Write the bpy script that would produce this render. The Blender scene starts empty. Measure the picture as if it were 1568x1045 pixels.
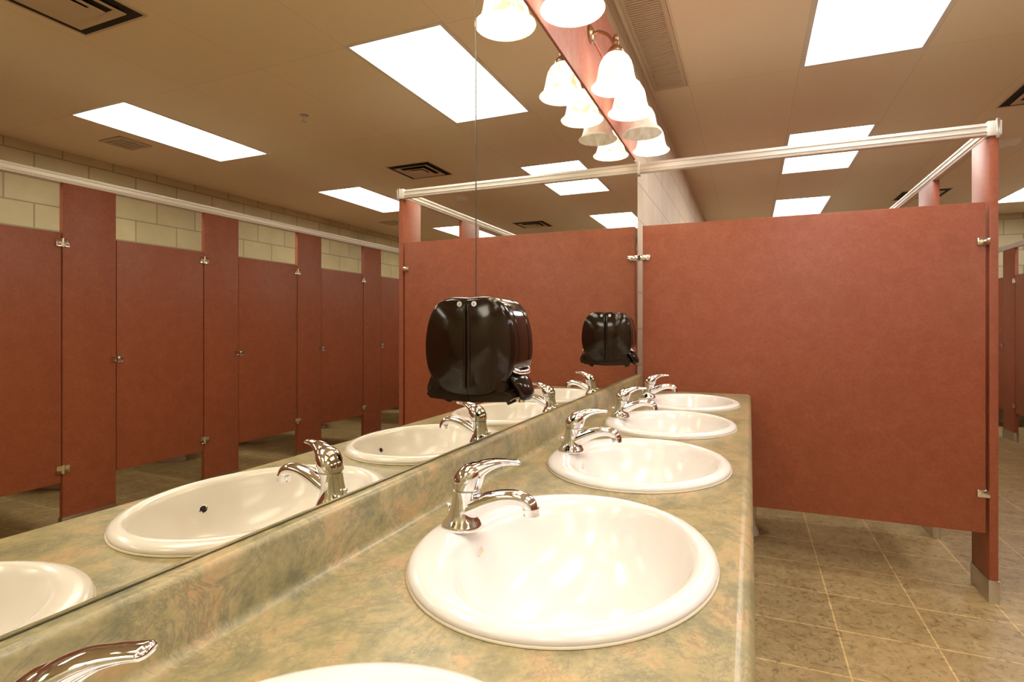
import bpy, bmesh, math
from mathutils import Vector, Matrix
S = bpy.context.scene
try:
    S.view_settings.view_transform = 'Standard'
    S.view_settings.gamma = 1.05
except Exception: pass

# ------------------------------------------------------------------ materials
def newmat(name):
    m = bpy.data.materials.new(name); m.use_nodes = True
    nt = m.node_tree; b = nt.nodes['Principled BSDF']
    return m, nt, b
def N(nt, t, **kw):
    n = nt.nodes.new(t)
    for k, v in kw.items():
        setattr(n, k, v)
    return n
def simple(name, col, rough=.5, metal=0, emis=None, estr=0, coat=0, spec=None):
    m, nt, b = newmat(name)
    b.inputs['Base Color'].default_value = (*col, 1)
    b.inputs['Roughness'].default_value = rough
    b.inputs['Metallic'].default_value = metal
    if coat: b.inputs['Coat Weight'].default_value = coat
    if spec is not None: b.inputs['Specular IOR Level'].default_value = spec
    if emis:
        b.inputs['Emission Color'].default_value = (*emis, 1)
        b.inputs['Emission Strength'].default_value = estr
    return m
def noise(nt, vec, scale, detail=4, rough=.5, dist=0):
    n = N(nt, 'ShaderNodeTexNoise')
    n.inputs['Scale'].default_value = scale; n.inputs['Detail'].default_value = detail
    n.inputs['Roughness'].default_value = rough; n.inputs['Distortion'].default_value = dist
    nt.links.new(vec, n.inputs['Vector']); return n
def ramp(nt, fac, stops):
    r = N(nt, 'ShaderNodeValToRGB'); cr = r.color_ramp
    while len(cr.elements) < len(stops): cr.elements.new(.5)
    for e, (p, c) in zip(cr.elements, stops):
        e.position = p; e.color = (*c, 1)
    nt.links.new(fac, r.inputs[0]); return r
def mix(nt, a, b, fac, mode='MIX'):
    n = N(nt, 'ShaderNodeMix', data_type='RGBA', blend_type=mode)
    if isinstance(fac, (int, float)): n.inputs[0].default_value = fac
    else: nt.links.new(fac, n.inputs[0])
    for i, x in ((6, a), (7, b)):
        if isinstance(x, tuple): n.inputs[i].default_value = (*x, 1)
        else: nt.links.new(x, n.inputs[i])
    return n.outputs[2]
def coords(nt, plane='xy'):
    g = N(nt, 'ShaderNodeNewGeometry')
    if plane == 'xyz': return g.outputs['Position']
    s = N(nt, 'ShaderNodeSeparateXYZ'); nt.links.new(g.outputs['Position'], s.inputs[0])
    c = N(nt, 'ShaderNodeCombineXYZ')
    nt.links.new(s.outputs['XYZ'.index(plane[0].upper())], c.inputs[0])
    nt.links.new(s.outputs['XYZ'.index(plane[1].upper())], c.inputs[1])
    return c.outputs[0]
def brick(nt, vec, w, h, mortar, offset, c1, c2, cm, smooth=.1, shift=(0, 0)):
    mp = N(nt, 'ShaderNodeMapping'); nt.links.new(vec, mp.inputs[0])
    mp.inputs['Location'].default_value = (shift[0], shift[1], 0)
    b = N(nt, 'ShaderNodeTexBrick', offset=offset, squash=1)
    b.inputs['Scale'].default_value = 1
    b.inputs['Brick Width'].default_value = w; b.inputs['Row Height'].default_value = h
    b.inputs['Mortar Size'].default_value = mortar; b.inputs['Mortar Smooth'].default_value = smooth
    b.inputs['Color1'].default_value = (*c1, 1); b.inputs['Color2'].default_value = (*c2, 1)
    b.inputs['Mortar'].default_value = (*cm, 1)
    nt.links.new(mp.outputs[0], b.inputs[0]); return b
def bump(nt, b, h, strength=.3, dist=.005):
    n = N(nt, 'ShaderNodeBump'); n.inputs['Strength'].default_value = strength
    n.inputs['Distance'].default_value = dist
    nt.links.new(h, n.inputs['Height']); nt.links.new(n.outputs[0], b.inputs['Normal'])

def mat_panel(name='red_laminate', k=(1, 1, 1)):
    m, nt, b = newmat(name); p = coords(nt, 'xyz')
    n1 = noise(nt, p, 16, 5, .65, .4); n2 = noise(nt, p, 75, 3, .6)
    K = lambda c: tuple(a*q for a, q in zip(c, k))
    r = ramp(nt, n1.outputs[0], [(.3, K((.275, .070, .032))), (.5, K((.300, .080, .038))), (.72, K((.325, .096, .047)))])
    r2 = ramp(nt, n2.outputs[0], [(.35, (.82, .82, .82)), (.65, (1.08, 1.06, 1.06))])
    nt.links.new(mix(nt, r.outputs[0], r2.outputs[0], .6, 'MULTIPLY'), b.inputs['Base Color'])
    b.inputs['Roughness'].default_value = .46
    b.inputs['Specular IOR Level'].default_value = .38
    return m
def mat_counter():
    m, nt, b = newmat('mottled_laminate'); p = coords(nt, 'xyz')
    mp = N(nt, 'ShaderNodeMapping'); nt.links.new(p, mp.inputs[0])
    mp.inputs['Rotation'].default_value = (0, .3, .7); mp.inputs['Scale'].default_value = (1, .8, 1)
    v = mp.outputs[0]
    n1 = noise(nt, v, 14, 9, .72, .35); n2 = noise(nt, v, 14, 8, .72, .4)
    n3 = noise(nt, v, 9, 10, .78, 1.0); n4 = noise(nt, v, 140, 3, .6)
    r1 = ramp(nt, n1.outputs[0], [(.34, (.155, .145, .080)), (.45, (.265, .225, .108)), (.54, (.355, .285, .140)), (.66, (.435, .355, .195))])
    f2 = ramp(nt, n2.outputs[0], [(.53, (0, 0, 0)), (.61, (1, 1, 1))])
    c = mix(nt, r1.outputs[0], (.42, .20, .075), f2.outputs[0])
    c = mix(nt, r1.outputs[0], c, .45)
    f3 = ramp(nt, n3.outputs[0], [(.475, (0, 0, 0)), (.495, (1, 1, 1)), (.505, (1, 1, 1)), (.525, (0, 0, 0))])
    c2 = mix(nt, c, (.12, .12, .085), f3.outputs[0]); c = mix(nt, c, c2, .55)
    r4 = ramp(nt, n4.outputs[0], [(.35, (.78, .78, .78)), (.65, (1.1, 1.1, 1.1))])
    c = mix(nt, c, r4.outputs[0], .5, 'MULTIPLY')
    nt.links.new(c, b.inputs['Base Color']); b.inputs['Roughness'].default_value = .34
    return m
def mat_floor():
    m, nt, b = newmat('floor_tile'); p = coords(nt, 'xy')
    br = brick(nt, p, .335, .335, .0035, 0, (.90, .90, .90), (1.04, 1.04, 1.04), (1.7, 1.65, 1.6), .1, (.01, .1))
    n1 = noise(nt, p, 7, 6, .7, .8); n2 = noise(nt, p, 30, 7, .75, 1.0)
    r = ramp(nt, n1.outputs[0], [(.3, (.34, .235, .10)), (.55, (.44, .32, .15)), (.75, (.53, .41, .215))])
    r2 = ramp(nt, n2.outputs[0], [(.38, (.42, .37, .30)), (.48, (.90, .89, .86)), (.75, (1.1, 1.1, 1.08))])
    c = mix(nt, r.outputs[0], r2.outputs[0], .8, 'MULTIPLY')
    c = mix(nt, c, br.outputs[0], 1, 'MULTIPLY')
    nt.links.new(c, b.inputs['Base Color']); b.inputs['Roughness'].default_value = .4
    bump(nt, b, br.outputs['Fac'], -.3, .002)
    return m
def mat_ceiling():
    m, nt, b = newmat('ceiling_tile'); p = coords(nt, 'xy')
    br = brick(nt, p, .61, 1.22, .003, 0, (.88, .78, .58), (.91, .805, .60), (.76, .67, .50), .2, (-.265, .03))
    n2 = noise(nt, p, 160, 3, .7)
    r2 = ramp(nt, n2.outputs[0], [(.3, (.94, .94, .94)), (.6, (1, 1, 1))])
    nt.links.new(mix(nt, br.outputs[0], r2.outputs[0], .6, 'MULTIPLY'), b.inputs['Base Color'])
    b.inputs['Roughness'].default_value = .9
    return m
def mat_block(name, plane, c1, c2, cm):
    m, nt, b = newmat(name); p = coords(nt, plane)
    br = brick(nt, p, .41, .205, .007, .5, c1, c2, cm, .2, (0, .02))
    n2 = noise(nt, p, 3, 5, .6)
    r2 = ramp(nt, n2.outputs[0], [(.3, (.82, .82, .80)), (.7, (1.05, 1.05, 1.05))])
    nt.links.new(mix(nt, br.outputs[0], r2.outputs[0], .8, 'MULTIPLY'), b.inputs['Base Color'])
    b.inputs['Roughness'].default_value = .6
    bump(nt, b, br.outputs['Fac'], -.6, .005)
    return m
def mat_shade(name, e1, e2):
    m, nt, b = newmat(name); p = coords(nt, 'xyz')
    n1 = noise(nt, p, 20, 5, .65, 1.5)
    r = ramp(nt, n1.outputs[0], [(.40, (1, .66, .40)), (.56, (1, .92, .78))])
    s = ramp(nt, n1.outputs[0], [(.40, (e1, e1, e1)), (.6, (e2, e2, e2))])
    b.inputs['Base Color'].default_value = (.85, .8, .7, 1)
    b.inputs['Roughness'].default_value = .35
    nt.links.new(r.outputs[0], b.inputs['Emission Color'])
    nt.links.new(s.outputs[0], b.inputs['Emission Strength'])
    return m

PANEL = mat_panel(); PANEL_GLOW = mat_panel('red_laminate_painted_glow', (2.2, 3.2, 5.0))  # second copy: red laminate lightened to pink, vanity lamp glow painted into its colour
COUNTER = mat_counter(); FLOOR = mat_floor(); CEIL = mat_ceiling()
BLOCK_X = mat_block('painted_block_side', 'yz', (.50, .43, .25), (.56, .485, .29), (.30, .26, .155))
BLOCK_Y = mat_block('painted_block_end', 'xz', (.50, .43, .25), (.56, .485, .29), (.30, .26, .155))
BLOCK_L = mat_block('painted_block_cream', 'yz', (.62, .50, .36), (.66, .54, .39), (.47, .38, .28))
CHROME = simple('chrome', (.82, .82, .83), .07, 1)
STEEL = simple('brushed_steel', (.62, .60, .57), .3, 1)
ALU = simple('satin_aluminium', (.80, .77, .72), .42, .35)
PORC = simple('porcelain', (.79, .75, .715), .2, 0, coat=.12)
CAULK = simple('caulk', (.66, .58, .43), .6)
BLACK = simple('smoky_black_plastic', (.013, .006, .0035), .11, 0, spec=.3)
DARK = simple('dark_void', (.01, .009, .008), .8)
WHITE = simple('white_enamel', (.76, .73, .67), .4)
TANV = simple('tan_metal', (.62, .52, .38), .5)
TANV2 = simple('tan_slot', (.30, .24, .16), .6)
MIRROR = simple('mirror_glass', (.77, .75, .63), .0, 1)
MEDGE = simple('mirror_edge', (.25, .24, .18), .3, .6)
LENS = simple('light_lens', (.9, .9, .88), .5, 0, (1, .95, .875), 15.5)
SHADE = mat_shade('marbled_glass_lit', 1.1, 3.2)
SHADE_OFF = mat_shade('marbled_glass_unlit', .10, .25)
BULB = simple('bulb', (1, 1, 1), .5, 0, (1, .84, .62), 50)
BULB_OFF = simple('bulb_off', (.8, .78, .7), .3)
BRONZE = simple('antique_brass', (.45, .30, .18), .3, 1)
SCREW = simple('white_screw', (.8, .8, .78), .3)
GROUT = simple('baseboard_tile', (.44, .34, .2), .4)
SEAT = simple('toilet_seat', (.78, .76, .71), .3)

# ------------------------------------------------------------------ mesh builder
class MB:
    def __init__(s): s.bm = bmesh.new(); s.mats = []
    def mi(s, m):
        if m not in s.mats: s.mats.append(m)
        return s.mats.index(m)
    def _merge(s, b, mat, M=None):
        k = s.mi(mat)
        for f in b.faces: f.material_index = k; f.smooth = True
        if M is not None: b.transform(M)
        me = bpy.data.meshes.new('t'); b.to_mesh(me); b.free()
        s.bm.from_mesh(me); bpy.data.meshes.remove(me)
    def box(s, lo, hi, mat, bev=0, seg=2, M=None):
        b = bmesh.new(); bmesh.ops.create_cube(b, size=1)
        for v in b.verts:
            v.co = Vector([(lo[i]+hi[i])/2 + v.co[i]*(hi[i]-lo[i]) for i in range(3)])
        if bev: bmesh.ops.bevel(b, geom=b.edges[:], offset=bev, segments=seg, profile=.5, affect='EDGES')
        s._merge(b, mat, M)
    def loft(s, rings, mat, cap0=True, cap1=True, M=None, close=True):
        b = bmesh.new(); R = [[b.verts.new(p) for p in r] for r in rings]
        n = len(rings[0])
        for a, c in zip(R, R[1:]):
            for i in range(n if close else n-1):
                j = (i+1) % n
                b.faces.new((a[i], a[j], c[j], c[i]))
        if cap0: b.faces.new(R[0][::-1])
        if cap1: b.faces.new(R[-1])
        bmesh.ops.recalc_face_normals(b, faces=b.faces[:])
        s._merge(b, mat, M)
    def ell(s, rows, mat, n=40, cap0=False, cap1=False, M=None):
        rings = [[(cx+rx*math.cos(2*math.pi*i/n), cy+ry*math.sin(2*math.pi*i/n), z) for i in range(n)]
                 for cx, cy, rx, ry, z in rows]
        s.loft(rings, mat, cap0, cap1, M)
    def tube(s, pts, rad, mat, n=20, M=None, cap=True):
        P = [Vector(p) for p in pts]; K = 5; path = []; rr = []
        def cr(a, b, c, d, t): return .5*((2*b)+(-a+c)*t+(2*a-5*b+4*c-d)*t*t+(-a+3*b-3*c+d)*t**3)
        rad = [r if isinstance(r, tuple) else (r, r) for r in rad]
        for i in range(len(P)-1):
            p0 = P[max(i-1, 0)]; p3 = P[min(i+2, len(P)-1)]
            for k in range(K):
                t = k/K; path.append(cr(p0, P[i], P[i+1], p3, t))
                rr.append(tuple(rad[i][q]*(1-t)+rad[i+1][q]*t for q in (0, 1)))
        path.append(P[-1]); rr.append(rad[-1])
        rings = []
        for i, p in enumerate(path):
            t = (path[min(i+1, len(path)-1)]-path[max(i-1, 0)]).normalized()
            up = Vector((0, 0, 1)) if abs(t.z) < .95 else Vector((1, 0, 0))
            if i == 0: side = t.cross(up).normalized()
            else:
                side = (side - t*side.dot(t)).normalized()
            u = side.cross(t)
            rings.append([tuple(p+side*rr[i][0]*math.cos(2*math.pi*k/n)+u*rr[i][1]*math.sin(2*math.pi*k/n)) for k in range(n)])
        s.loft(rings, mat, cap, cap, M)
    def sphere(s, c, r, mat, M=None, sc=(1, 1, 1)):
        b = bmesh.new(); bmesh.ops.create_uvsphere(b, u_segments=20, v_segments=12, radius=r)
        for v in b.verts: v.co = Vector((v.co.x*sc[0]+c[0], v.co.y*sc[1]+c[1], v.co.z*sc[2]+c[2]))
        s._merge(b, mat, M)
    def cyl(s, p0, p1, r, mat, n=20, M=None):
        s.tube([p0, p1], [r, r], mat, n, M)
    def mesh(s, name, ang=38):
        me = bpy.data.meshes.new(name); s.bm.to_mesh(me); s.bm.free()
        for m in s.mats: me.materials.append(m)
        me.set_sharp_from_angle(angle=math.radians(ang)); return me
def place(me, name, loc=(0, 0, 0), rz=0):
    o = bpy.data.objects.new(name, me); S.collection.objects.link(o)
    o.location = loc; o.rotation_euler = (0, 0, rz); return o

# ------------------------------------------------------------------ dimensions
WX = -.575      # mirror wall face
RX = 4.25       # far side wall
Y0, Y1 = -2.6, 9.3
H = 2.72
CZ = .876

def boxobj(name, lo, hi, mat, bev=0):
    c = [(lo[i]+hi[i])/2 for i in range(3)]
    m = MB(); m.box([lo[i]-c[i] for i in range(3)], [hi[i]-c[i] for i in range(3)], mat, bev)
    return place(m.mesh(name), name, c)
boxobj('floor', (WX-.15, Y0-.15, -.1), (RX+.15, Y1+.15, 0), FLOOR)
boxobj('wall_left', (WX-.15, Y0, 0), (WX, Y1, H), BLOCK_L)
boxobj('wall_right', (RX, Y0, 0), (RX+.15, Y1, H), BLOCK_X)
boxobj('wall_back', (WX-.15, Y0-.15, 0), (RX+.15, Y0, H), BLOCK_Y)
boxobj('wall_far', (WX-.15, Y1, 0), (RX+.15, Y1+.15, H), BLOCK_Y)
boxobj('baseboard_right', (RX-.012, Y0, 0), (RX, Y1, .1), GROUT)
boxobj('baseboard_left', (WX, Y0, 0), (WX+.012, Y1, .1), GROUT)

# ceiling with recesses for the light panels
LX = [(.285, .85), (2.70, 3.265)]
LY = [(-2.43+2.43*k+2.40, -2.43+2.43*k+3.60) for k in range(-1, 4)]
LY = [(a, b) for a, b in LY if a > Y0 and b < Y1]
m = MB()
xs = sorted({WX-.15, RX+.15, *[v for p in LX for v in p]})
ys = sorted({Y0-.15, Y1+.15, *[v for p in LY for v in p]})
for i in range(len(xs)-1):
    for j in range(len(ys)-1):
        if (xs[i], xs[i+1]) in LX and (ys[j], ys[j+1]) in LY: continue
        m.box((xs[i], ys[j], H), (xs[i+1], ys[j+1], H+.02), CEIL)
m.box((WX-.15, Y0-.15, H+.12), (RX+.15, Y1+.15, H+.16), CEIL)
place(m.mesh('ceiling'), 'ceiling')

w, l = LX[0][1]-LX[0][0], LY[0][1]-LY[0][0]
def troffer():
    m = MB(); a, b = w/2, l/2
    m.box((-a, -b, .0), (-a+.006, b, .09), WHITE); m.box((a-.006, -b, 0), (a, b, .09), WHITE)
    m.box((-a+.006, -b, 0), (a-.006, -b+.006, .09), WHITE); m.box((-a+.006, b-.006, 0), (a-.006, b, .09), WHITE)
    f = .016
    m.box((-a-f, -b-f, -.006), (-a+.004, b+f, -.0005), WHITE); m.box((a-.004, -b-f, -.006), (a+f, b+f, -.0005), WHITE)
    m.box((-a+.004, -b-f, -.006), (a-.004, -b+.004, -.0005), WHITE); m.box((-a+.004, b-.004, -.006), (a-.004, b+f, -.0005), WHITE)
    m.box((-a+.006, -b+.006, .035), (a-.006, b-.006, .04), LENS)
    m.box((-a, -b, .09), (a, b, .1), WHITE)
    return m.mesh('ceiling_light_panel')
TR = troffer()
for xa, xb in LX:
    for ya, yb in LY:
        place(TR, 'ceiling_light_panel', ((xa+xb)/2, (ya+yb)/2, H))

# ------------------------------------------------------------------ counter with cove backsplash and sink cut-outs
SY = [-.4, .212, .808, 1.41, 2.01, 2.61]; SX = -.259
CY0, CY1 = -.75, 3.092
BT = .9605
m = MB()
bx = -.541
prof = [(WX+.001, CZ-.04), (WX+.001, BT), (bx-.010, BT)]
for k in range(1, 6):
    a = math.pi/2*(1-k/5); prof.append((bx-.010+.010*math.cos(a), BT-.010+.010*math.sin(a)))
for k in range(0, 6):
    a = math.pi+math.pi/2*k/5; prof.append((bx+.014+.014*math.cos(a), CZ+.014+.014*math.sin(a)))
A = bx+.014; B = -.014
m.loft([[(x, y, z) for x, z in prof] + [(A, y, CZ-.04)] for y in (CY0, CY1)], COUNTER)
front = [(B, CZ)]
for k in range(1, 9):
    a = math.pi/2*(1-k/8); front.append((B+.020*math.cos(a), CZ-.020+.020*math.sin(a)))
front += [(B+.020, CZ-.09), (B, CZ-.09)]
m.loft([[(x, y, z) for x, z in front] for y in (CY0, CY1)], COUNTER)
hx, hy = .200, .244
bounds = [CY0] + [(a+b)/2 for a, b in zip(SY, SY[1:])] + [CY1]
bm = bmesh.new()
for k, cy in enumerate(SY):
    ya, yb = bounds[k], bounds[k+1]
    angs = [2*math.pi*i/72 for i in range(72)] + [math.atan2(yy-cy, xx-SX) % (2*math.pi) for xx in (A, B) for yy in (ya, yb)]
    angs = sorted(set(angs))
    def rect(t):
        c, s_ = math.cos(t), math.sin(t); r = 1e9
        if c > 1e-9: r = min(r, (B-SX)/c)
        if c < -1e-9: r = min(r, (A-SX)/c)
        if s_ > 1e-9: r = min(r, (yb-cy)/s_)
        if s_ < -1e-9: r = min(r, (ya-cy)/s_)
        return (SX+c*r, cy+s_*r)
    def el(t):
        c, s_ = math.cos(t), math.sin(t); r = 1/math.sqrt((c/hx)**2+(s_/hy)**2)
        return (SX+c*r, cy+s_*r)
    V = [[bm.verts.new((*rect(t), CZ)), bm.verts.new((*el(t), CZ)), bm.verts.new((*el(t), CZ-.03))] for t in angs]
    for i in range(len(V)):
        j = (i+1) % len(V)
        bm.faces.new((V[i][0], V[j][0], V[j][1], V[i][1])); bm.faces.new((V[i][1], V[j][1], V[j][2], V[i][2]))
m._merge(bm, COUNTER)
place(m.mesh('vanity_counter', 30), 'vanity_counter')
def bracket():
    m = MB()
    m.loft([[(0, y, 0), (.48, y, 0), (.48, y, -.04), (.04, y, -.38), (0, y, -.38)] for y in (-.012, .012)], PANEL)
    return m.mesh('counter_bracket')
BRK = bracket()
for y in (-.1, .515, 1.11, 1.71, 2.31, 2.98):
    place(BRK, 'counter_bracket', (WX+.002, y, CZ-.042))

# ------------------------------------------------------------------ sinks
def sink():
    m = MB()
    rows = [(0, 0, .217, .258, .001), (0, 0, .2200, .2605, .005), (0, 0, .2195, .260, .009), (0, 0, .2145, .255, .0140), (0, 0, .207, .247, .017),
            (.004, 0, .197, .241, .018), (.011, 0, .184, .236, .0168), (.015, 0, .175, .231, .013), (.017, 0, .169, .226, .005), (.018, 0, .163, .220, -.010),
            (.018, 0, .155, .212, -.032), (.018, 0, .146, .199, -.060), (.016, 0, .130, .176, -.090), (.013, 0, .104, .140, -.115),
            (.010, 0, .070, .092, -.131), (.008, 0, .035, .040, -.137), (.008, 0, .022, .022, -.139)]
    m.ell(rows, PORC, 72)
    m.ell([(0, 0, .19, .236, -.001), (.018, 0, .175, .232, -.02), (.018, 0, .158, .212, -.065), (.013, 0, .115, .152, -.125), (.008, 0, .045, .05, -.15)], PORC, 48, False, True)
    m.ell([(0, 0, .2185, .2595, .0005), (0, 0, .2215, .2625, .0008), (0, 0, .2210, .262, .0025), (0, 0, .2185, .2595, .003)], CAULK, 72)
    m.ell([(.008, 0, .024, .024, -.137), (.008, 0, .022, .022, -.1345), (.008, 0, .014, .014, -.1345), (.008, 0, .012, .012, -.138)], CHROME, 28, False, True)
    m.ell([(.008, 0, .008, .008, -.1335), (.008, 0, .006, .006, -.1325)], DARK, 20, True, True)
    m.cyl((.008, 0, -.15), (.008, 0, -.24), .018, CHROME)
    for sgn, mat in ((1, CHROME), (-1, PORC)):
        ang = math.radians(74)*sgn
        dz = -.032 if sgn > 0 else -.020
        x = .018+(.155*sgn if sgn > 0 else .1585*sgn) - .0005*sgn
        M = Matrix.Translation((x, 0, dz)) @ Matrix.Rotation(-ang, 4, 'Y')
        a, b_ = (.0085, .0105) if sgn > 0 else (.0065, .0115)
        m.ell([(0, 0, a, b_, -.001), (0, 0, a*.93, b_*.95, .0015), (0, 0, a*.7, b_*.74, .0012), (0, 0, a*.66, b_*.7, .0005)], mat, 24, False, False, M)
        m.ell([(0, 0, a*.71, b_*.74, .0006), (0, 0, a*.71, b_*.74, .0008)], DARK if sgn > 0 else CAULK, 24, True, True, M)
    return m.mesh('oval_sink', 50)
SK = sink()
for y in SY: place(SK, 'oval_sink', (SX, y, CZ))

# ------------------------------------------------------------------ faucet
def faucet(lift=0):
    m = MB()
    rows = [(.004, 0, .034, .031, 0), (.004, 0, .0345, .0315, .003), (.004, 0, .033, .030, .007), (.005, 0, .029, .027, .013), (.006, 0, .0250, .024, .020),
            (.007, 0, .0225, .0220, .030), (.009, 0, .0210, .0205, .046), (.011, 0, .0210, .0205, .057), (.012, 0, .0220, .0215, .061)]
    m.ell(rows, CHROME, 36, True, False)
    m.ell([(.012, 0, .0220, .0215, .061), (.012, 0, .0200, .0195, .0625), (.012, 0, .0200, .0195, .0640), (.0125, 0, .0235, .0230, .0650)], STEEL, 36)
    Mh = Matrix.Translation((.0125, 0, .07)) @ Matrix.Rotation(math.radians(20), 4, 'Z') @ Matrix.Rotation(-math.radians(lift), 4, 'Y') @ Matrix.Translation((0, 0, -.07))
    m.ell([(.0, 0, .0235, .0230, .065), (.001, 0, .0250, .0240, .073), (.004, 0, .0250, .0240, .083), (.009, 0, .0230, .0220, .093), (.014, 0, .0185, .0175, .101), (.019, 0, .011, .010, .1055), (.022, 0, .001, .001, .107)], CHROME, 36, True, True, Mh)
    m.tube([(.006, 0, .080), (.020, 0, .094), (.038, 0, .1025), (.056, 0, .1060), (.072, 0, .1065), (.083, 0, .1060), (.087, 0, .1055)],
           [(.021, .013), (.019, .0135), (.0150, .0095), (.0112, .0062), (.0098, .0048), (.0098, .0044), (.005, .002)], CHROME, 24, Mh)
    m.tube([(.004, 0, .024), (.028, 0, .036), (.054, 0, .0485), (.082, 0, .0570), (.105, 0, .0580), (.1195, 0, .0520), (.1235, 0, .0430)],
           [(.020, .017), (.019, .0165), (.0165, .0145), (.0142, .0122), (.0130, .0115), (.0122, .0115), (.0122, .0116)], CHROME, 24)
    m.cyl((.1235, 0, .045), (.1243, 0, .034), .0130, CHROME, 24)
    m.cyl((.1243, 0, .0342), (.1243, 0, .0334), .0100, DARK, 20)
    m.cyl((-.021, 0, .004), (-.021, 0, .03), .002, CHROME, 10); m.sphere((-.021, 0, .032), .0042, CHROME)
    return m.mesh('faucet', 45)
FC = faucet(); FCL = faucet(10)
for y in SY: place(FCL if y == SY[1] else FC, 'faucet', (SX-.175, y-.004, CZ+.0172))

# ------------------------------------------------------------------ mirrors
MX = -.561; MB0 = .962; MT = 2.1
for ya, yb in ((-.72, 1.1115), (1.1145, 3.062)):
    m = MB(); c = (ya+yb)/2; h = MT-MB0
    m.box((-.0125, ya-c, 0), (-.0005, yb-c, h), MEDGE)
    b = bmesh.new(); vs = [b.verts.new(p) for p in ((0, ya-c+.0015, .0015), (0, yb-c-.0015, .0015), (0, yb-c-.0015, h-.0015), (0, ya-c+.0015, h-.0015))]
    b.faces.new(vs); m._merge(b, MIRROR)
    place(m.mesh('wall_mirror'), 'wall_mirror', (MX, c, MB0))

# ------------------------------------------------------------------ soap dispenser
def dispenser():
    m = MB()
    pr = [(0, .066), (.035, .068), (.060, .064), (.080, .052), (.095, .030), (.104, .0), (.108, -.035), (.106, -.070), (.098, -.098), (.084, -.118), (.066, -.134), (.035, -.146), (0, -.148)]
    pts = []
    P = [Vector((a, b, 0)) for a, b in pr]
    for i in range(len(P)-1):
        a, b, c, d = P[max(i-1, 0)], P[i], P[i+1], P[min(i+2, len(P)-1)]
        for k in range(4):
            t = k/4; q = .5*((2*b)+(-a+c)*t+(2*a-5*b+4*c-d)*t*t+(-a+3*b-3*c+d)*t**3); pts.append((max(q.x, 0), q.y))
    pts.append(pr[-1])
    cz = -.045; rings = []; W = .062
    for y, s in ((-W, .93), (-W+.002, .955), (-W+.005, .98), (-W+.010, .997), (-W+.015, 1), (W-.015, 1), (W-.010, .997), (W-.005, .98), (W-.002, .955), (W, .93)):
        rings.append([(x*s, y, cz+(z-cz)*s) for x, z in pts])
    m.loft(rings, BLACK)
    m.box((0, -.066, -.13), (.008, .066, .052), BLACK, .003)
    m.loft([[(0, y*f, -.130), (.070, y*f, -.128), (.100, y*f, -.138), (.104, y*f, -.148), (.094, y*f, -.156), (.0, y*f, -.161)] for y, f in ((-.058, .94), (-.052, 1.06), (.052, 1.06), (.058, .94))], BLACK)
    m.tube([(.080, 0, -.098), (.100, 0, -.118), (.112, 0, -.140), (.112, 0, -.154)], [(.038, .016), (.038, .018), (.032, .016), (.024, .010)], BLACK, 24)
    m.tube([(.07, 0, -.146), (.080, 0, -.166)], [(.018, .012), (.014, .010)], BLACK, 20)
    m.cyl((.078, -.062, -.124), (.078, -.046, -.124), .013, BLACK, 20)
    m.tube([(.097, -.040, -.088), (.106, -.030, -.094), (.108, 0, -.096), (.106, .030, -.094), (.097, .040, -.088)], [.006]*5, CHROME, 14)
    for y in (-.030, .030):
        m.tube([(.064, y, .0630), (.092, y, .036), (.107, y, -.02), (.1065, y, -.070)], [.0018]*4, BLACK, 8)
    for sg in (-1, 1):
        m.cyl((.017, sg*.0575, .052), (.017, sg*.0635, .052), .0058, SCREW, 16)
        m.cyl((.017, sg*.0634, .052), (.017, sg*.0640, .052), .0025, STEEL, 12)
    return m.mesh('soap_dispenser', 40)
SD = dispenser()
for y in (1.131, 2.392): place(SD, 'soap_dispenser', (MX+.0005, y, 1.216))

# ------------------------------------------------------------------ light board + vanity lamps
m = MB(); m.box((0, -1.9, 0), (.018, 1.9, .43), PANEL_GLOW, .002)
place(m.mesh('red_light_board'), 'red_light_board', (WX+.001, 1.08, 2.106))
def fixture(off=None):
    m = MB()
    for k, y in enumerate((-.405, -.135, .135, .405)):
        on = (k != off); sh = SHADE if on else SHADE_OFF
        T = Matrix.Translation((.097, y, 0))
        out = [(0, 0, r, r, z) for r, z in ((.088, 0), (.082, .006), (.0745, .018), (.0695, .034), (.066, .052), (.063, .070), (.058, .088), (.049, .105), (.037, .118), (.027, .124))]
        inn = [(0, 0, a-.003, b-.003, z-.0005) for _, _, a, b, z in out]
        m.ell(inn[::-1]+[(0, 0, .0865, .0865, -.002)]+out, sh, 36, False, False, T)
        m.ell([(0, 0, .0885, .0885, .001), (0, 0, .0910, .0910, -.001), (0, 0, .0885, .0885, -.004), (0, 0, .085, .085, -.002)], sh, 36, False, False, T)
        m.ell([(0, 0, .028, .028, .121), (0, 0, .031, .031, .126), (0, 0, .029, .029, .138), (0, 0, .018, .018, .149), (0, 0, .010, .010, .155), (0, 0, .013, .013, .165), (0, 0, .008, .008, .173), (0, 0, .011, .011, .183), (0, 0, .007, .007, .193), (0, 0, .001, .001, .198)], BRONZE, 24, True, True, T)
        m.ell([(0, 0, .034, .034, 0), (0, 0, .034, .034, .005), (0, 0, .020, .020, .014)], BRONZE, 24, True, True, Matrix.Translation((0, y, .215)) @ Matrix.Rotation(math.pi/2, 4, 'Y'))
        m.tube([(-.088, 0, .215), (-.06, 0, .218), (-.025, 0, .195), (-.004, 0, .157)], [.0065]*4, BRONZE, 14, T)
        m.cyl((0, 0, .124), (0, 0, .085), .014, WHITE, 16, T)
        m.sphere((0, 0, .058), .026, BULB if on else BULB_OFF, T, (1, 1, 1.2))
    m.box((0, -.405, .209), (.005, .405, .221), PANEL_GLOW, .001)
    return m.mesh('vanity_light_fixture', 45)
F1 = fixture(2); F2 = fixture(None)
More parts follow.
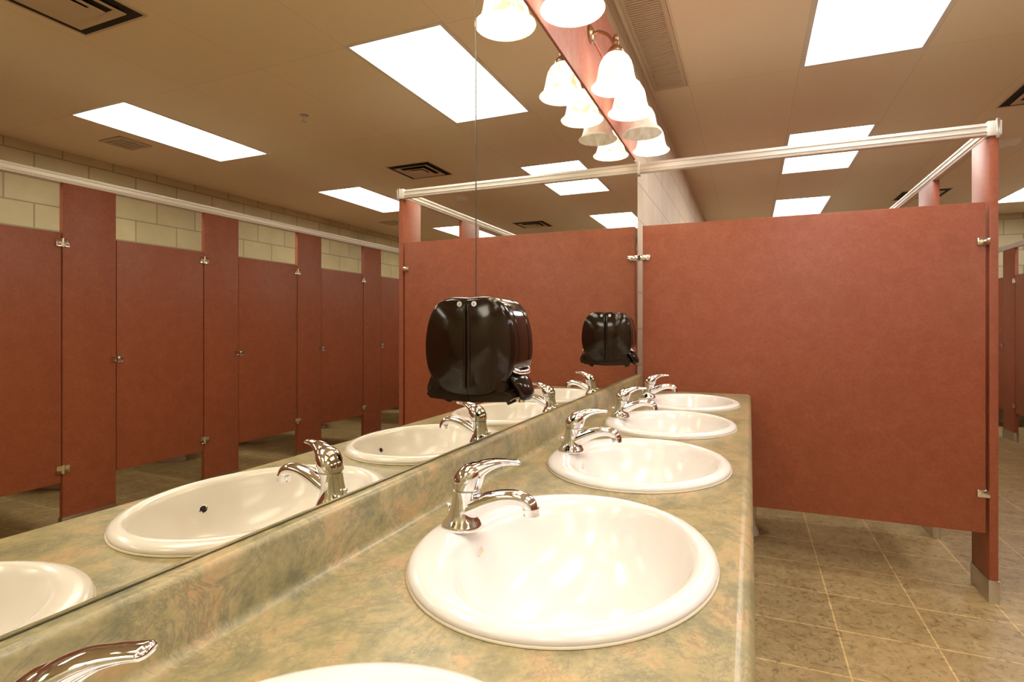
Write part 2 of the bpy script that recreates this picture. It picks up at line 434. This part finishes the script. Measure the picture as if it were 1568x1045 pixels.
for me, y in ((F1, 2.465), (F2, 1.105), (F2, -.255)):
    place(me, 'vanity_light_fixture', (WX+.020, y, 2.112))

# ------------------------------------------------------------------ toilet stalls
PT, PB, HZ0, HZ1 = 1.775, .305, 2.068, 2.122
def header(m, p0, p1):
    x0, y0 = p0; x1, y1 = p1
    if abs(x1-x0) > abs(y1-y0):
        m.box((x0, y0-.018, HZ0), (x1, y0+.018, HZ1), ALU, .004)
        for z in (HZ0+.014, HZ1-.016): m.box((x0, y0-.022, z), (x1, y0+.022, z+.005), ALU, .0015)
    else:
        m.box((x0-.018, y0, HZ0), (x0+.018, y1, HZ1), ALU, .004)
        for z in (HZ0+.014, HZ1-.016): m.box((x0-.022, y0, z), (x0+.022, y1, z+.005), ALU, .0015)
def pilaster(m, x, ya, yb):
    m.box((x-.016, ya, .004), (x+.016, yb, HZ0+.002), PANEL, .002)
    m.box((x-.020, ya-.004, 0), (x+.020, yb+.004, .10), STEEL, .002)
def hinge(m, x, y, z, s):
    m.box((x+s*.013, y-.034, z-.022), (x+s*.021, y-.004, z+.022), CHROME, .002)
    m.box((x+s*.013, y+.006, z-.022), (x+s*.021, y+.034, z+.022), CHROME, .002)
    m.cyl((x+s*.021, y, z-.026), (x+s*.021, y, z+.026), .0075, CHROME, 12)
def latch(m, x, y, z, s):
    m.box((x+s*.013, y-.028, z-.016), (x+s*.024, y-.004, z+.016), CHROME, .003)
    m.box((x+s*.013, y+.010, z-.022), (x+s*.018, y+.042, z+.022), STEEL, .002)
    m.cyl((x+s*.018, y+.026, z), (x+s*.032, y+.026, z), .009, CHROME, 14)
def door(m, x, ya, yb, s):
    m.box((x-.013, ya+.006, PB), (x+.013, yb-.006, PT), PANEL, .002)
    for z in (PT-.06, PB+.08): hinge(m, x, yb, z, s)
    latch(m, x, ya, 1.02, s)

FX = .99; YP = 3.11
m = MB()
m.box((-.540, YP-.013, PB), (FX-.028, YP+.013, PT), PANEL, .002)
for z in (1.60, .42):
    m.box((WX+.001, YP-.030, z-.018), (WX+.008, YP+.030, z+.018), CHROME, .002)
    for sy in (-1, 1):
        m.box((WX+.001, YP+sy*.0175-.004, z-.014), (-.50, YP+sy*.0175+.004, z+.014), CHROME, .002)
        m.cyl((-.514, YP+sy*.021, z), (-.514, YP+sy*.0255, z), .006, CHROME, 12)
for z in (1.60, .48):
    for sy in (-1, 1):
        m.box((FX-.060, YP+sy*.0175-.004, z-.016), (FX-.014, YP+sy*.0175+.004, z+.016), CHROME, .002)
        m.cyl((FX-.046, YP+sy*.021, z), (FX-.046, YP+sy*.0255, z), .006, CHROME, 12)
    m.box((FX-.026, YP+.0, z-.016), (FX-.016, YP+.05, z+.016), CHROME, .002)
pilaster(m, FX, YP-.016, YP+.20)
header(m, (WX+.002, YP), (FX+.02, YP)); header(m, (FX, YP+.015), (FX, Y1-.002))
m.box((FX-.026, YP-.026, HZ0-.006), (FX+.026, YP+.026, HZ1+.006), ALU, .004)
m.box((FX+.004, YP-.03, HZ0-.02), (FX+.018, YP-.02, HZ1+.014), STEEL, .003)
m.box((WX+.001, YP-.03, HZ0-.01), (WX+.02, YP+.03, HZ1+.008), ALU, .003)
cs = [4.07+.925*k for k in range(5)]
prev = YP+.20
for c in cs:
    door(m, FX, prev, c-.15, 1); pilaster(m, FX, c-.15, c+.15)
    m.box((-.56, c-.013, PB), (FX-.017, c+.013, PT), PANEL, .002)
    for z in (1.6, .42):
        m.box((WX+.001, c-.022, z-.018), (-.53, c+.022, z+.018), CHROME, .002)
    prev = c+.15
door(m, FX, prev, prev+.75, 1); pilaster(m, FX, prev+.75, Y1-.006)
place(m.mesh('toilet_stall_row'), 'toilet_stall_row')

OX = 2.60
m = MB()
cs2 = [2.13+.925*k for k in range(-4, 8)]
header(m, (OX, Y0+.002), (OX, Y1-.002))
pilaster(m, OX, Y0+.006, cs2[0]-.15-.62)
prev = cs2[0]-.15-.62
for c in cs2:
    door(m, OX, prev, c-.15, -1); pilaster(m, OX, c-.15, c+.15)
    m.box((OX+.017, c-.013, PB), (RX-.03, c+.013, PT), PANEL, .002)
    for z in (1.6, .42):
        m.box((RX-.05, c-.022, z-.018), (RX-.001, c+.022, z+.018), CHROME, .002)
    prev = c+.15
pilaster(m, OX, prev+.001, Y1-.006)
place(m.mesh('toilet_stall_row'), 'toilet_stall_row')

def toilet():
    m = MB()
    m.ell([(.36, 0, .235, .105, 0), (.36, 0, .232, .102, .02), (.36, 0, .215, .088, .06), (.37, 0, .21, .088, .16), (.40, 0, .235, .125, .25), (.43, 0, .265, .168, .33), (.44, 0, .275, .182, .375), (.44, 0, .275, .183, .395),
           (.44, 0, .255, .163, .398), (.45, 0, .215, .125, .385), (.45, 0, .19, .105, .33), (.43, 0, .11, .07, .25), (.42, 0, .05, .04, .23)], PORC, 40, True, True)
    m.box((.002, -.10, .12), (.24, .10, .385), PORC, .03, 4)
    ring = []; n = 44
    for i in range(n+1):
        t = math.radians(24)+(2*math.pi-math.radians(48))*i/n
        ring.append(((.44+.235*math.cos(t)), .148*math.sin(t), .408))
    m.tube(ring[::3]+[ring[-1]], [(.030, .010)]*(len(ring[::3])+1), SEAT, 12)
    m.box((.17, -.09, .398), (.215, .09, .42), WHITE, .006)
    m.cyl((.10, 0, .38), (.10, 0, .78), .014, CHROME); m.ell([(.10, 0, .03, .03, .66), (.10, 0, .034, .034, .70), (.10, 0, .034, .034, .76), (.10, 0, .024, .024, .785)], CHROME, 24, True, True)
    m.cyl((-.03, 0, .70), (.10, 0, .70), .014, CHROME); m.cyl((-.03, 0, .70), (-.022, 0, .70), .034, CHROME)
    m.box((-.03, -.07, .16), (.02, .07, .30), PORC, .01)
    m.cyl((.10, .03, .70), (.10, .11, .70), .006, CHROME)
    return m.mesh('toilet', 45)
TO = toilet()
pv = YP
for c in cs: place(TO, 'toilet', (WX+.032, (pv+c)/2, 0)); pv = c
pv = cs2[0]-.925
for c in cs2: place(TO, 'toilet', (RX-.032, (pv+c)/2, 0), math.pi); pv = c

# ------------------------------------------------------------------ ceiling fittings
def grille(name, sx, sy, nslot, along, frame, slot):
    m = MB(); a, b = sx/2, sy/2; f = .022
    m.box((-a, -b, -.004), (a, b, -.0005), slot)
    for lo, hi in (((-a, -b), (-a+f, b)), ((a-f, -b), (a, b)), ((-a+f, -b), (a-f, -b+f)), ((-a+f, b-f), (a-f, b))):
        m.box((*lo, -.010), (*hi, -.0005), frame, .002)
    for k in range(nslot):
        y = -b+f+(sy-2*f)*(k+.5)/nslot; h = (sy-2*f)/nslot*.30
        m.box((-a+f, y-h, -.008), (a-f, y+h, -.003), frame)
    return m.mesh(name)
G = grille('ceiling_air_grille', .20, 1.20, 60, 'x', TANV, TANV2)
place(G, 'ceiling_air_grille', (-.455, 3.0, H)); place(G, 'ceiling_air_grille', (-.455, .55, H))
def diffuser():
    m = MB()
    for k, (r, z) in enumerate(((.235, -.006), (.175, -.014), (.115, -.022))):
        i = r-.042
        def sq(q, zz): return [(-q, -q, zz), (q, -q, zz), (q, q, zz), (-q, q, zz)]
        m.loft([sq(r, z+.004), sq(r, z), sq(i, z+.012), sq(i-.002, z+.016)], TANV, False, False)
    m.box((-.068, -.068, -.022), (.068, .068, -.016), TANV, .002)
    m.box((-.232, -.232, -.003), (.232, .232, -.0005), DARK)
    return m.mesh('ceiling_air_diffuser')
DF = diffuser()
for x, y in ((1.78, 4.57), (1.78, 1.55), (1.78, 7.6)): place(DF, 'ceiling_air_diffuser', (x, y, H))
G2 = grille('exhaust_vent', .26, .26, 7, 'x', TANV, DARK)
for x, y in ((3.55, 2.95), (3.6, 6.7)): place(G2, 'exhaust_vent', (x, y, H))
m = MB(); m.ell([(0, 0, .075, .075, 0), (0, 0, .075, .075, -.02), (0, 0, .06, .06, -.035), (0, 0, .045, .045, -.055), (0, 0, .02, .02, -.06)], WHITE, 30, True, True)
place(m.mesh('smoke_detector'), 'smoke_detector', (1.91, 5.68, H))
m = MB(); m.ell([(0, 0, .032, .032, 0), (0, 0, .030, .030, -.006), (0, 0, .012, .012, -.010), (0, 0, .009, .009, -.035), (0, 0, .004, .004, -.045), (0, 0, .018, .018, -.047), (0, 0, .018, .018, -.050)], STEEL, 24, True, True)
place(m.mesh('ceiling_sprinkler_head'), 'ceiling_sprinkler_head', (1.77, 3.05, H))

# ------------------------------------------------------------------ world + camera
wd = bpy.data.worlds.new('World'); S.world = wd; wd.use_nodes = True
wd.node_tree.nodes['Background'].inputs[0].default_value = (.9, .8, .65, 1)
wd.node_tree.nodes['Background'].inputs[1].default_value = .05
cd = bpy.data.cameras.new('camera'); co = bpy.data.objects.new('camera', cd); S.collection.objects.link(co)
cd.sensor_width = 36; cd.lens = 36*855/1568; cd.shift_y = -.0131; cd.clip_start = .02
co.location = (0, 0, 1.217); co.rotation_euler = (math.pi/2, 0, math.radians(23.06))
S.camera = co
